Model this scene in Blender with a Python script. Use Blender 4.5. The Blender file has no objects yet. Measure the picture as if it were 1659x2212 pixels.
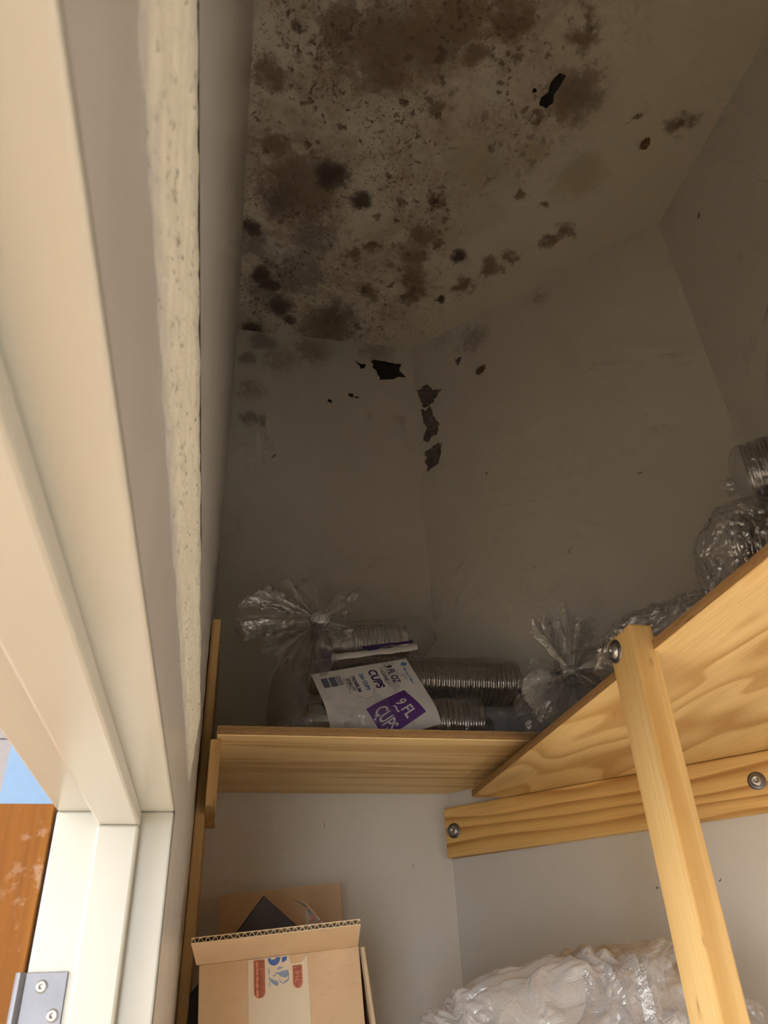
import bpy, bmesh, math, random
from mathutils import Vector, Matrix, noise
random.seed(7)
SC = bpy.context.scene
COL = SC.collection

# ------------------------------------------------------------------ camera
cam_d = bpy.data.cameras.new('camera')
cam = bpy.data.objects.new('camera', cam_d); COL.objects.link(cam)
right = Vector((0.98038749, -0.19309189, -0.03944469))
down = Vector((0.07288123, 0.54117485, -0.83774585))
fwd = Vector((0.1831084, 0.81844078, 0.54463383))
cam.matrix_world = Matrix(((right.x, -down.x, -fwd.x, 0), (right.y, -down.y, -fwd.y, 0),
                           (right.z, -down.z, -fwd.z, 0), (0, 0, 0, 1)))
cam_d.sensor_fit = 'VERTICAL'; cam_d.sensor_height = 36.0; cam_d.sensor_width = 27.0
cam_d.lens = 1650 / 2212 * 36.0
cam_d.clip_start = 0.005; cam_d.clip_end = 60
cam_d.dof.use_dof = True; cam_d.dof.focus_distance = 1.25; cam_d.dof.aperture_fstop = 18
SC.camera = cam

# ------------------------------------------------------------------ world, lights, exposure
world = bpy.data.worlds.new('world'); SC.world = world; world.use_nodes = True
world.node_tree.nodes['Background'].inputs[0].default_value = (0.55, 0.68, 0.9, 1)
world.node_tree.nodes['Background'].inputs[1].default_value = 0.35

def area_light(name, loc, direction, sx, sy, power, color):
    l = bpy.data.lights.new(name, 'AREA'); l.shape = 'RECTANGLE'
    l.size = sx; l.size_y = sy; l.energy = power; l.color = color
    o = bpy.data.objects.new(name, l); COL.objects.link(o)
    o.location = loc
    o.rotation_euler = Vector(direction).to_track_quat('-Z', 'Y').to_euler()
    return o
# daylight through the room's tall glazed doors: sky light from the opening and an added low sun for bounce inside the closet
area_light('window_daylight', (-3.95, -1.1, -0.15), (1, 0, 0), 3.3, 2.4, 138, (0.93, 0.97, 1.0))
area_light('side_window_daylight', (-1.12, -3.33, -0.20), (0, 1, 0), 1.15, 2.0, 44, (0.88, 0.94, 1.0))
sun_d = bpy.data.lights.new('bounce_sun', 'SUN'); sun_d.energy = 5.8; sun_d.angle = math.radians(0.6); sun_d.color = (1.0, 0.95, 0.87)
bounce_sun = bpy.data.objects.new('bounce_sun', sun_d); COL.objects.link(bounce_sun); bounce_sun.location = (-8, -1, 6)
bounce_sun.rotation_euler = Vector((1, 0.38, -0.30)).to_track_quat('-Z', 'Y').to_euler()  # added beam through the doorway; the unseen lower closet bounces it upwards
SC.view_settings.view_transform = 'Standard'
SC.view_settings.look = 'None'
SC.view_settings.gamma = 1.0
SC.view_settings.use_curve_mapping = False
SC.view_settings.exposure = 0.95
cy = SC.cycles
cy.use_denoising = True; cy.use_adaptive_sampling = True; cy.adaptive_threshold = 0.08; cy.adaptive_min_samples = 12
cy.max_bounces = 6; cy.diffuse_bounces = 5; cy.transparent_max_bounces = 16
cy.glossy_bounces = 4; cy.caustics_reflective = False; cy.caustics_refractive = False

# ------------------------------------------------------------------ node helpers
class NT:
    def __init__(s, name):
        s.m = bpy.data.materials.new(name); s.m.use_nodes = True
        s.t = s.m.node_tree; s.n = s.t.nodes; s.l = s.t.links
        s.b = s.n['Principled BSDF']; s.out = s.n['Material Output']
    def node(s, typ, ins=None, **kw):
        n = s.n.new(typ)
        for k, v in kw.items(): setattr(n, k, v)
        for k, v in (ins or {}).items(): s.set(n.inputs[k], v)
        return n
    def set(s, sock, v):
        if isinstance(v, bpy.types.NodeSocket): s.l.new(v, sock)
        else: sock.default_value = v
    def math(s, op, a, b=0.0, clamp=False):
        n = s.node('ShaderNodeMath', {0: a, 1: b}, operation=op); n.use_clamp = clamp; return n.outputs[0]
    def vmath(s, op, a, b=(0, 0, 0)):
        return s.node('ShaderNodeVectorMath', {0: a, 1: b}, operation=op).outputs[0]
    def obj(s): return s.node('ShaderNodeTexCoord').outputs['Object']
    def noise(s, vec, scale, detail=3, rough=0.55, dist=0.0):
        n = s.node('ShaderNodeTexNoise', {'Vector': vec, 'Scale': scale, 'Detail': detail, 'Roughness': rough, 'Distortion': dist}); return n
    def ramp(s, fac, stops, interp='LINEAR'):
        n = s.node('ShaderNodeValToRGB', {0: fac}); r = n.color_ramp; r.interpolation = interp
        while len(r.elements) < len(stops): r.elements.new(0.5)
        for e, (p, c) in zip(r.elements, stops):
            e.position = p; e.color = (*c, 1) if len(c) == 3 else c
        return n.outputs[0]
    def rng(s, v, a, b, c=0.0, d=1.0, smooth=True):
        n = s.node('ShaderNodeMapRange', {0: v, 1: a, 2: b, 3: c, 4: d}); n.interpolation_type = 'SMOOTHSTEP' if smooth else 'LINEAR'
        return n.outputs[0]
    def mix(s, fac, a, b, mode='MIX'):
        n = s.node('ShaderNodeMix', data_type='RGBA', blend_type=mode)
        s.set(n.inputs[0], fac); s.set(n.inputs[6], a if isinstance(a, bpy.types.NodeSocket) else (*a, 1) if len(a) == 3 else a)
        s.set(n.inputs[7], b if isinstance(b, bpy.types.NodeSocket) else (*b, 1) if len(b) == 3 else b)
        return n.outputs[2]
    def bump(s, h, strength=0.3, dist=0.01):
        n = s.node('ShaderNodeBump', {'Height': h, 'Strength': strength, 'Distance': dist}); s.l.new(n.outputs[0], s.b.inputs['Normal'])
    def base(s, c, rough=0.6, spec=0.4, metal=0.0):
        s.set(s.b.inputs['Base Color'], c if isinstance(c, bpy.types.NodeSocket) else (*c, 1))
        s.set(s.b.inputs['Roughness'], rough); s.b.inputs['Specular IOR Level'].default_value = spec
        s.b.inputs['Metallic'].default_value = metal

def plain(name, c, rough=0.6, spec=0.4, metal=0.0, var=0.06, scale=30):
    m = NT(name); v = m.noise(m.obj(), scale).outputs[0]
    d = tuple(x * (1 - var) for x in c); u = tuple(min(1, x * (1 + var)) for x in c)
    m.base(m.ramp(v, [(0.3, d), (0.7, u)]), rough, spec, metal); return m.m

PAINT = (0.70, 0.675, 0.63)
def spots(m, P, lst, soft, rag=None):
    acc = None
    for (a, b, r, k) in lst:
        d = m.node('ShaderNodeVectorMath', {0: P, 1: (a, b, 0)}, operation='DISTANCE').outputs['Value']
        v = m.rng(d, r * (1 + soft), r * max(0.0, 1 - soft), 0.0, k)
        acc = v if acc is None else m.math('MAXIMUM', acc, v)
    if rag is not None:
        acc = m.math('MULTIPLY', acc, m.rng(m.math('ADD', acc, m.math('MULTIPLY', m.math('SUBTRACT', rag, 0.5), 1.5)), 0.12, 0.62))
    return acc
def wall_paint(name, axis, stain=None, dark=None, base=PAINT):
    """painted plaster; axis = which object coordinates run across the wall; stains are marks on the paint"""
    m = NT(name); o = m.obj()
    sx = m.node('ShaderNodeSeparateXYZ', {0: o})
    P0 = m.node('ShaderNodeCombineXYZ', {0: sx.outputs[axis[0]], 1: sx.outputs[axis[1]], 2: 0.0}).outputs[0]
    big = m.noise(o, 2.2, 4).outputs[0]
    col = m.ramp(big, [(0.3, tuple(x * 0.93 for x in base)), (0.7, base)])
    fine = m.noise(o, 160, 2).outputs[0]
    if stain or dark:
        nz = m.noise(o, 30, 5, 0.65).outputs['Color']
        off = m.node('ShaderNodeVectorMath', {0: nz, 1: (0.5, 0.5, 0.5)}, operation='SUBTRACT').outputs[0]
        off = m.node('ShaderNodeVectorMath', {0: off, 3: 0.06}, operation='SCALE').outputs[0]
        P = m.vmath('MULTIPLY', m.vmath('ADD', P0, off), (1, 1, 0))
        if stain:
            rg = m.noise(o, 60, 6, .72, .3).outputs[0]
            col = m.mix(spots(m, P, stain, 0.7, rg), col, (0.23, 0.15, 0.09))
        if dark:
            col = m.mix(spots(m, P, dark, 0.45), col, (0.075, 0.055, 0.06))
    m.base(col, 0.55, 0.3); m.bump(fine, 0.12, 0.002); return m.m

BROWN = [(0.189, 0.651, 0.073), (0.253, 0.629, 0.056), (0.101, 0.629, 0.038), (-0.001, 0.729, 0.029), (0.08, 0.942, 0.072), (0.298, 0.736, 0.018), (0.115, 0.669, 0.014), (0.548, 0.674, 0.048), (0.498, 0.726, 0.012), (0.772, 0.685, 0.022), (0.685, 0.687, 0.009), (0.176, 1.307, 0.063), (0.354, 0.925, 0.015), (0.337, 1.012, 0.025), (0.332, 1.069, 0.032), (0.647, 0.95, 0.02), (0.622, 0.982, 0.016), (0.242, 1.058, 0.014), (0.205, 1.094, 0.016), (0.548, 1.038, 0.013), (0.344, 1.121, 0.03), (0.514, 1.075, 0.022), (0.355, 1.172, 0.027), (0.251, 1.188, 0.023), (0.009, 0.863, 0.025), (0.347, 0.628, 0.023), (0.517, 0.571, 0.023), (0.393, 0.642, 0.009), (0.391, 0.567, 0.033), (0.299, 0.584, 0.05), (0.2, 0.705, 0.035), (0.469, 1.129, 0.023), (0.38, 1.026, 0.014), (0.522, 0.882, 0.01), (0.573, 0.904, 0.008)]
DARK = [(0.128, 0.908, 0.03), (0.195, 0.952, 0.022), (0.425, 1.185, 0.011), (0.004, 1.177, 0.022), (-0.024, 1.052, 0.02), (0.054, 1.265, 0.03), (0.081, 1.301, 0.016), (0.724, 0.736, 0.008), (0.436, 1.056, 0.016), (-0.007, 1.34, 0.02), (0.35, 0.926, 0.009), (0.027, 1.201, 0.022)]
PURPLE = [(0.082, 1.155, 0.065), (0.014, 1.222, 0.045), (-0.022, 1.093, 0.042), (0.031, 0.98, 0.033), (0.108, 1.063, 0.042), (0.192, 1.253, 0.039)]
FAINT = [(0.403, 0.833, 0.049), (0.623, 0.824, 0.043), (0.512, 0.797, 0.026)]
def mat_ceiling():
    """plaster ceiling with mould: broad brown patches, dark colonies, fine speckle where the damp is"""
    m = NT('mouldy ceiling paint'); o = m.obj()
    sx = m.node('ShaderNodeSeparateXYZ', {0: o})
    P0 = m.node('ShaderNodeCombineXYZ', {0: sx.outputs[0], 1: sx.outputs[1], 2: 0.0}).outputs[0]
    nz = m.noise(P0, 22, 6, 0.7).outputs['Color']
    off = m.node('ShaderNodeVectorMath', {0: nz, 1: (0.5, 0.5, 0.5)}, operation='SUBTRACT').outputs[0]
    P = m.vmath('MULTIPLY', m.vmath('ADD', P0, m.node('ShaderNodeVectorMath', {0: off, 3: 0.11}, operation='SCALE').outputs[0]), (1, 1, 0))
    P2 = m.vmath('MULTIPLY', m.vmath('ADD', P0, m.node('ShaderNodeVectorMath', {0: off, 3: 0.06}, operation='SCALE').outputs[0]), (1, 1, 0))
    base = (0.66, 0.605, 0.51)
    rag = m.noise(P0, 38, 6, 0.72, 0.4).outputs[0]
    rag2 = m.noise(P0, 90, 5, 0.7, 0.3).outputs[0]
    # damp area: everything left of a line that runs from the far corner to the near right
    dx = m.math('ADD', sx.outputs[0], m.math('MULTIPLY', sx.outputs[1], 0.22))
    damp = m.rng(m.math('ADD', dx, m.math('MULTIPLY', m.noise(P0, 5, 5).outputs[0], 0.40)), 1.02, 0.66)
    stain = m.math('MULTIPLY', m.rng(m.noise(P0, 8, 8, 0.72, 0.5).outputs[0], 0.36, 0.66), m.rng(rag, 0.25, 0.6, 0.45, 1.0))
    col = m.mix(m.math('MULTIPLY', damp, m.math('MULTIPLY', stain, .85)), base, (0.33, 0.235, 0.155))
    col = m.mix(m.math('MULTIPLY', damp, m.rng(rag2, 0.54, 0.72, 0, .45)), col, (0.20, 0.14, 0.10))
    col = m.mix(spots(m, P, [(a, b, r * 1.15, 0.45) for a, b, r in FAINT], 0.5), col, (0.36, 0.29, 0.15))
    col = m.mix(spots(m, P, [(a, b, r * 1.2, 0.8) for a, b, r in BROWN], 0.75, rag), col, (0.17, 0.105, 0.06))
    col = m.mix(spots(m, P, [(a, b, r * 1.2, 0.65) for a, b, r in PURPLE], 0.8, rag), col, (0.15, 0.115, 0.13))
    col = m.mix(spots(m, P2, [(a, b, r * 1.1, 0.95) for a, b, r in DARK], 0.6, rag2), col, (0.075, 0.05, 0.045))
    # speckled colonies
    for sc, th, k, kp, fr in ((42, 0.26, 0.85, 0.5, 4.5), (85, 0.28, 0.8, 0.45, 6.0), (24, 0.2, 0.7, 0.6, 3.5), (170, 0.3, 0.7, 0.4, 7.0)):
        v = m.node('ShaderNodeTexVoronoi', {'Vector': P2, 'Scale': sc}); v.feature = 'F1'
        keep = m.rng(m.node('ShaderNodeSeparateColor', {0: v.outputs['Color']}).outputs[0], kp, kp + .04)
        dd = m.math('ADD', v.outputs['Distance'], m.math('MULTIPLY', m.math('SUBTRACT', rag2, .5), .35))
        sp = m.math('MULTIPLY', m.rng(dd, th * 1.5, th * 0.7), keep)
        dens = m.rng(m.noise(m.vmath('ADD', P0, (sc, 0, 0)), fr, 3).outputs[0], 0.44, 0.56)
        sp = m.math('MULTIPLY', m.math('MULTIPLY', sp, dens), m.math('MULTIPLY', damp, k))
        col = m.mix(sp, col, (0.13, 0.08, 0.055))
    m.base(col, 0.7, 0.2); m.bump(m.noise(o, 120, 3).outputs[0], 0.15, 0.002); return m.m

def mat_wood(name, lt, dk, scale, bands, lin, fibre, thr=(0.25, 0.8), rough=0.5, seed=0.0, amber=0.25, fleck=None):
    """clear-finished pine: growth rings as contours of a stretched noise, fibres on top"""
    m = NT(name); o = m.vmath('ADD', m.obj(), (seed, seed * 0.7, seed * 0.3))
    q = m.vmath('MULTIPLY', o, scale)
    nz = m.noise(q, 1.0, 2, 0.45, 0.15).outputs[0]
    dt = m.node('ShaderNodeVectorMath', {0: o, 1: lin}, operation='DOT_PRODUCT').outputs['Value']
    ph = m.math('ADD', m.math('MULTIPLY', nz, bands), dt)
    fr = m.math('FRACT', ph)
    ring = m.math('MULTIPLY', m.rng(fr, 0.0, thr[0] + 0.45, 0, 1, False), m.rng(fr, 0.97, thr[1] + 0.02, 0, 1))
    ring = m.math('POWER', ring, 2.2)
    fb = m.noise(m.vmath('MULTIPLY', o, fibre), 1.0, 3, 0.6).outputs[0]
    col = m.mix(m.math('MULTIPLY', ring, 0.95), lt, dk)
    col = m.mix(m.rng(fb, 0.35, 0.75, 0, amber), col, tuple(x * 0.62 for x in dk))
    big = m.noise(o, 6, 2).outputs[0]
    col = m.mix(m.rng(big, 0.35, 0.7, 0, 0.3), col, tuple(x * y for x, y in zip(lt, (1.1, 1.05, 0.95))))
    if fleck:
        fk = m.noise(m.vmath('MULTIPLY', o, fleck), 1.0, 3, 0.6).outputs[0]
        col = m.mix(m.rng(fk, 0.62, 0.74, 0, 0.55), col, tuple(x * 0.45 for x in dk))
    m.base(col, rough, 0.4); m.bump(fb, 0.12, 0.001); return m.m

def mat_ply_edge():
    m = NT('plywood edge'); o = m.obj()
    z = m.node('ShaderNodeSeparateXYZ', {0: o}).outputs[2]
    n = m.noise(m.vmath('MULTIPLY', o, (60, 60, 900)), 1, 3).outputs[0]
    w = m.math('SINE', m.math('MULTIPLY', z, 700.0))
    col = m.mix(m.rng(w, -0.3, 0.6), (0.36, 0.21, 0.09), (0.42, 0.25, 0.11))
    col = m.mix(m.rng(n, 0.5, 0.75, 0, 0.7), col, (0.15, 0.075, 0.035))
    m.base(col, 0.7, 0.2); return m.m

def mat_film(name, haze=0.06, gloss=0.55, tint=(0.95, 0.95, 0.97), milk=(0.8, 0.8, 0.82), rough=0.07, fac=(0.05, 0.55), bscale=90, bstr=0.35):
    """thin polythene: see-through, shiny, slightly hazy"""
    m = NT(name); n = m.n; n.remove(m.b); m.b = None
    o = m.obj()
    bn = m.node('ShaderNodeBump', {'Height': m.noise(o, bscale, 3, 0.6, 0.6).outputs[0], 'Strength': bstr, 'Distance': 0.004}).outputs[0]
    tr = m.node('ShaderNodeBsdfTransparent', {0: (*tint, 1)}).outputs[0]
    gl = m.node('ShaderNodeBsdfGlossy', {'Color': (0.95, 0.95, 0.95, 1), 'Roughness': rough, 'Normal': bn}).outputs[0]
    df = m.node('ShaderNodeBsdfDiffuse', {'Color': (*milk, 1), 'Normal': bn}).outputs[0]
    tl = m.node('ShaderNodeBsdfTranslucent', {'Color': (*milk, 1), 'Normal': bn}).outputs[0]
    dd = m.node('ShaderNodeMixShader', {0: 0.45, 1: df, 2: tl}).outputs[0]
    lw = m.node('ShaderNodeLayerWeight', {0: 0.35, 'Normal': bn}).outputs['Facing']
    a = m.node('ShaderNodeMixShader', {0: haze, 1: tr, 2: dd}).outputs[0]
    f = m.rng(lw, 0.15, 1.0, fac[0], fac[1])
    mx = m.node('ShaderNodeMixShader', {0: f, 1: a, 2: gl}).outputs[0]
    m.l.new(mx, m.out.inputs[0]); return m.m

def mat_cardboard():
    m = NT('corrugated cardboard'); o = m.obj()
    f = m.noise(m.vmath('MULTIPLY', o, (60, 200, 200)), 1, 4, 0.6).outputs[0]
    b = m.noise(o, 9, 3).outputs[0]
    col = m.ramp(b, [(0.3, (0.56, 0.385, 0.235)), (0.7, (0.64, 0.45, 0.28))])
    col = m.mix(m.rng(f, 0.5, 0.8, 0, 0.25), col, (0.33, 0.21, 0.12))
    m.base(col, 0.8, 0.15); m.bump(f, 0.1, 0.001); return m.m

def mat_door():
    m = NT('orange varnished door'); o = m.obj()
    g = m.noise(m.vmath('MULTIPLY', o, (60, 60, 3)), 1, 4, 0.6, 0.5).outputs[0]
    col = m.ramp(g, [(0.3, (0.16, 0.056, 0.009)), (0.55, (0.225, 0.084, 0.013)), (0.75, (0.275, 0.112, 0.019))])
    sp = m.math('MULTIPLY', m.rng(m.noise(o, 75, 4, 0.6, 0.3).outputs[0], 0.56, 0.66), m.rng(m.noise(o, 14, 2).outputs[0], .4, .6))
    col = m.mix(m.math('MULTIPLY', sp, 0.2), col, (0.7, 0.55, 0.45))
    m.base(col, 0.5, 0.12); return m.m

M = {}
M['wall'] = wall_paint('closet wall paint', (0, 2))
M['ceiling'] = mat_ceiling()
M['frame'] = plain('cream gloss paint', (0.495, 0.475, 0.41), 0.28, 0.5, var=0.02, scale=12)
M['metal'] = plain('brushed steel', (0.48, 0.46, 0.45), 0.38, 0.5, 1.0, 0.05, 60)
M['hinge'] = plain('satin nickel', (0.20, 0.195, 0.21), 0.45, 0.5, 1.0, 0.06, 50)
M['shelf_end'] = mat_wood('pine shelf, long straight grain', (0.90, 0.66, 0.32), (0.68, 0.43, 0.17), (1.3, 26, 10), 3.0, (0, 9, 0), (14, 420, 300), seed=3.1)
M['shelf_side'] = mat_wood('plywood shelf, cathedral grain', (0.76, 0.52, 0.22), (0.50, 0.275, 0.08), (4.6, 1.6, 3), 14.0, (6.0, 1.5, 0), (420, 14, 300), seed=5.3)
M['cleat'] = mat_wood('pine cleat, bold grain', (0.82, 0.54, 0.20), (0.46, 0.22, 0.05), (1.6, 6, 11), 4.0, (0.0, 0, 42), (12, 300, 420), seed=1.7)
M['post'] = mat_wood('pine post, plain grain', (0.74, 0.50, 0.21), (0.56, 0.32, 0.10), (9, 9, 1.0), 1.8, (6, 14, 0), (300, 300, 9), seed=8.2, fleck=(70, 70, 22))
M['panel'] = mat_wood('pine upright, dark edge', (0.66, 0.43, 0.18), (0.44, 0.25, 0.09), (9, 9, 1.2), 2.0, (40, 8, 0), (300, 300, 9), seed=2.2, fleck=(90, 90, 14))
M['ply_edge'] = mat_ply_edge()
M['card'] = mat_cardboard()
M['card_edge'] = plain('cardboard liner edge', (0.78, 0.62, 0.42), 0.8, 0.1)
M['door'] = mat_door()

# ------------------------------------------------------------------ mesh helpers
def link(name, me, mat, parent=None, loc=None, mw=None):
    o = bpy.data.objects.new(name, me); COL.objects.link(o)
    if mat is not None:
        for x in (mat if isinstance(mat, (list, tuple)) else [mat]): me.materials.append(x)
    if mw is not None: o.matrix_world = mw
    elif loc is not None: o.location = loc
    if parent is not None:
        o.parent = parent
    return o
def from_bm(bm, name, smooth=False):
    me = bpy.data.meshes.new(name)
    bmesh.ops.recalc_face_normals(bm, faces=bm.faces)
    bm.to_mesh(me); bm.free()
    if smooth:
        for p in me.polygons: p.use_smooth = True
    return me
def bm_box(bm, lo, hi, bevel=0.0, mi=0):
    vs = [bm.verts.new((x, y, z)) for x in (lo[0], hi[0]) for y in (lo[1], hi[1]) for z in (lo[2], hi[2])]
    fs = [bm.faces.new([vs[i] for i in f]) for f in ((0, 1, 3, 2), (4, 6, 7, 5), (0, 4, 5, 1), (2, 3, 7, 6), (0, 2, 6, 4), (1, 5, 7, 3))]
    for f in fs: f.material_index = mi
    if bevel:
        es = set(e for f in fs for e in f.edges)
        bmesh.ops.bevel(bm, geom=list(es), offset=bevel, segments=2, affect='EDGES', profile=0.5)
def box(name, lo, hi, mat, parent=None, bevel=0.0, **kw):
    bm = bmesh.new(); bm_box(bm, lo, hi, bevel); return link(name, from_bm(bm, name), mat, parent, **kw)
def prism(name, poly, z0, z1, mat, parent=None, edge_mat=None, bevel=0.0):
    bm = bmesh.new()
    a = [bm.verts.new((x, y, z0)) for x, y in poly]; b = [bm.verts.new((x, y, z1)) for x, y in poly]
    n = len(poly)
    bm.faces.new(a); bm.faces.new(b)
    for i in range(n):
        f = bm.faces.new((a[i], a[(i + 1) % n], b[(i + 1) % n], b[i])); f.material_index = 1 if edge_mat else 0
    if bevel: bmesh.ops.bevel(bm, geom=list(bm.edges), offset=bevel, segments=1, affect='EDGES')
    return link(name, from_bm(bm, name), [mat, edge_mat] if edge_mat else mat, parent)
def tag(o, label, cat, group=None):
    o['label'] = label; o['category'] = cat
    if group: o['group'] = group
    return o
def struct(o, label=None, cat=None):
    o['kind'] = 'structure'
    if label: o['label'] = label
    if cat: o['category'] = cat
    return o
def empty(name, loc=(0, 0, 0)):
    o = bpy.data.objects.new(name, None); COL.objects.link(o); o.location = loc; o.empty_display_size = 0.02; return o
def lathe(prof, seg=24, axis='X'):
    """prof: (radius, height) pairs; surface of revolution about the axis"""
    bm = bmesh.new(); rings = []
    for r, h in prof:
        ring = []
        for i in range(seg):
            a = 2 * math.pi * i / seg; c, s = r * math.cos(a), r * math.sin(a)
            ring.append(bm.verts.new((h, c, s) if axis == 'X' else (c, s, h)))
        rings.append(ring)
    for p, q in zip(rings, rings[1:]):
        for i in range(seg):
            bm.faces.new((p[i], p[(i + 1) % seg], q[(i + 1) % seg], q[i]))
    return bm, rings

# ------------------------------------------------------------------ the closet shell
D = 1.35; ZC = 1.40; FLOOR = -1.45
WX = -0.032; FZ = 0.128; FY = 0.61; NY = -0.55; OX = -0.114     # door wall: inner face, head height, far and near jamb, outer face
E_STAIN = [(0.064, 1.316, 0.0518, 0.476), (0.304, 1.385, 0.0518, 0.535), (0.141, 1.36, 0.0518, 0.595), (0.001, 1.214, 0.0414, 0.476), (0.35, 1.165, 0.0228, 0.416), (0.28, 1.165, 0.0103, 0.416)]
E_DARK = [(0.0, 1.124, 0.018, .5), (0.03, 1.124, 0.012, .5), (0.235, 1.223, 0.005, .9), (0.184, 1.199, 0.004, .9), (0.02, 1.37, .03, .5), (-.01, 1.31, .02, .5)]
M['wall_end'] = wall_paint('end wall paint with damp marks', (0, 2), E_STAIN, E_DARK)
q2 = math.sqrt(0.5)
D_STAIN = [(0.173, 1.329, 0.0465, 0.535), (0.346, 1.36, 0.0311, 0.416), (0.178, 1.227, 0.0134, 0.665), (0.09, 1.38, 0.0311, 0.357)]
D_DARK = [(0.129, 1.291, 0.006, .9), (0.458, 0.813, 0.004, .7), (.30, .70, .004, .4), (.33, .128, .003, .8), (.42, .133, .002, .8)]
M['wall_diag'] = wall_paint('angled wall paint with marks', (0, 2), D_STAIN, D_DARK)
M['wall_right'] = wall_paint('right wall paint with marks', (1, 2), [(0.75, 1.1, .01, .3)], [(0.80, 1.29, .006, .8), (0.74, .93, .007, .7), (0.735, .94, .005, .7), (.70, .815, .005, .8)])

# door wall: a profile (x, z) above the door, swept along y, with a rough plaster ridge
def mat_doorwall():
    m = NT('satin door wall paint'); o = m.obj()
    s = m.noise(m.vmath('MULTIPLY', o, (250, 2.0, 250)), 1, 3).outputs[0]
    p = m.noise(o, 260, 3, 0.7).outputs[0]
    z = m.node('ShaderNodeSeparateXYZ', {0: o}).outputs[2]
    col = m.ramp(m.noise(o, 14, 3).outputs[0], [(0.3, (0.58, 0.54, 0.48)), (0.7, (0.63, 0.59, 0.53))])
    pit = m.node('ShaderNodeTexVoronoi', {'Vector': m.vmath('MULTIPLY', o, (1, .6, 1)), 'Scale': 330})
    m.base(col, 0.3, 0.5)
    h = m.math('ADD', m.math('MULTIPLY', s, 0.5), m.math('MULTIPLY', p, 0.3))
    m.bump(h, 0.25, 0.0015); return m.m
M['doorwall'] = mat_doorwall()
def mat_ridge():
    m = NT('rough pitted plaster'); o = m.obj()
    p = m.noise(o, 420, 4, 0.7).outputs[0]
    v = m.node('ShaderNodeTexVoronoi', {'Vector': m.vmath('ADD', m.vmath('MULTIPLY', o, (1, .75, 1)), m.node('ShaderNodeVectorMath', {0: m.noise(o, 300, 2).outputs['Color'], 3: 0.004}, operation='SCALE').outputs[0]), 'Scale': 300})
    keep = m.rng(m.node('ShaderNodeSeparateColor', {0: v.outputs['Color']}).outputs[0], 0.6, 0.7)
    pit = m.math('MULTIPLY', m.math('MULTIPLY', m.rng(v.outputs['Distance'], 0.42, 0.15), keep), m.rng(m.noise(o, 60, 3).outputs[0], .38, .5))
    col = m.mix(m.math('MULTIPLY', pit, .6), (0.88, 0.82, 0.66), (0.33, 0.28, 0.21))  # paler than the wall: the light the ridge catches is put into its colour
    zz = m.node('ShaderNodeSeparateXYZ', {0: o}).outputs[2]
    col = m.mix(m.rng(m.math('ADD', zz, m.math('MULTIPLY', m.noise(o, 90, 3).outputs[0], .012)), .200, .222), (0.61, 0.57, 0.51), col)
    m.base(col, 0.6, 0.3)
    m.bump(m.math('SUBTRACT', m.math('MULTIPLY', p, 0.4), pit), 0.8, 0.002); return m.m
M['ridge'] = mat_ridge()

wl = empty('wall_left', (WX, 0.5, FLOOR)); struct(wl, 'cream door wall of the closet, with a rough plaster ridge above the door', 'wall')
def put(o, parent):
    o.parent = parent; o.matrix_parent_inverse = Matrix.Translation(-parent.location); return o
def sweep(name, prof, y0, y1, ny, mat, jit=0.0, smooth=True):
    bm = bmesh.new(); rows = []
    for j in range(ny + 1):
        y = y0 + (y1 - y0) * j / ny; r = []
        for i, (x, z) in enumerate(prof):
            dx = dz = 0
            if jit and 0 < i < len(prof) - 1:
                p = Vector((x * 110, y * 70, z * 110))
                dx = jit * (noise.noise(p) + 0.6 * noise.noise(p * 3.1)); dz = jit * 1.3 * (noise.noise(p + Vector((9, 2, 4))) + .5 * noise.noise(p * 4.3))
            r.append(bm.verts.new((x + dx, y, z + dz)))
        rows.append(r)
    for a, b in zip(rows, rows[1:]):
        for i in range(len(prof) - 1): bm.faces.new((a[i], b[i], b[i + 1], a[i + 1]))
    return link(name, from_bm(bm, name, smooth), mat)
# solid wall body around the opening (outer face at OX)
bm = bmesh.new()
bm_box(bm, (OX, NY - .025, FZ + 0.028), (WX - 0.013, FY + .025, ZC + 0.03))
bm_box(bm, (OX, FY + .025, FLOOR), (WX - 0.013, D, ZC + 0.03))
bm_box(bm, (OX, -1.0, FLOOR), (WX - 0.013, NY - .025, ZC + 0.03))
put(link('wall_core', from_bm(bm, 'wall_core'), M['doorwall']), wl)
up = [(WX, 0.345), (-0.0335, 0.5), (-0.036, 0.8), (-0.0385, 1.1), (-0.041, ZC + 0.01)]
put(sweep('upper_plaster', up, -1.0, D, 8, M['doorwall']), wl)
put(sweep('lintel_plaster', [(WX, FZ + .0005), (WX, 0.16), (WX, 0.215)], NY, FY, 4, M['doorwall'], smooth=False), wl)
put(sweep('side_plaster', [(WX, FLOOR), (WX, -0.5), (WX, FZ), (WX, 0.35)], FY, D, 4, M['doorwall']), wl)
put(sweep('side_plaster', [(WX, FLOOR), (WX, -0.5), (WX, FZ), (WX, 0.35)], -1.0, NY, 4, M['doorwall']), wl)
ridge = [(WX - 0.001, 0.190), (WX + 0.0008, 0.202), (WX + 0.0022, 0.215), (WX + 0.0032, 0.230), (WX + 0.0045, 0.245), (WX + 0.0055, 0.255), (WX + 0.0058, 0.262), (WX + 0.005, 0.268), (WX + 0.002, 0.290), (WX - 0.001, 0.35)]
fine = []
for (xa, za), (xb, zb) in zip(ridge, ridge[1:]):
    k_ = max(1, int((zb - za) / .0022)); fine += [(xa + (xb - xa) * i / k_, za + (zb - za) * i / k_) for i in range(k_)]
rd = sweep('plaster_ridge', fine + [ridge[-1]], -0.3, 0.86, 800, M['ridge'], 0.0008)
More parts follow.
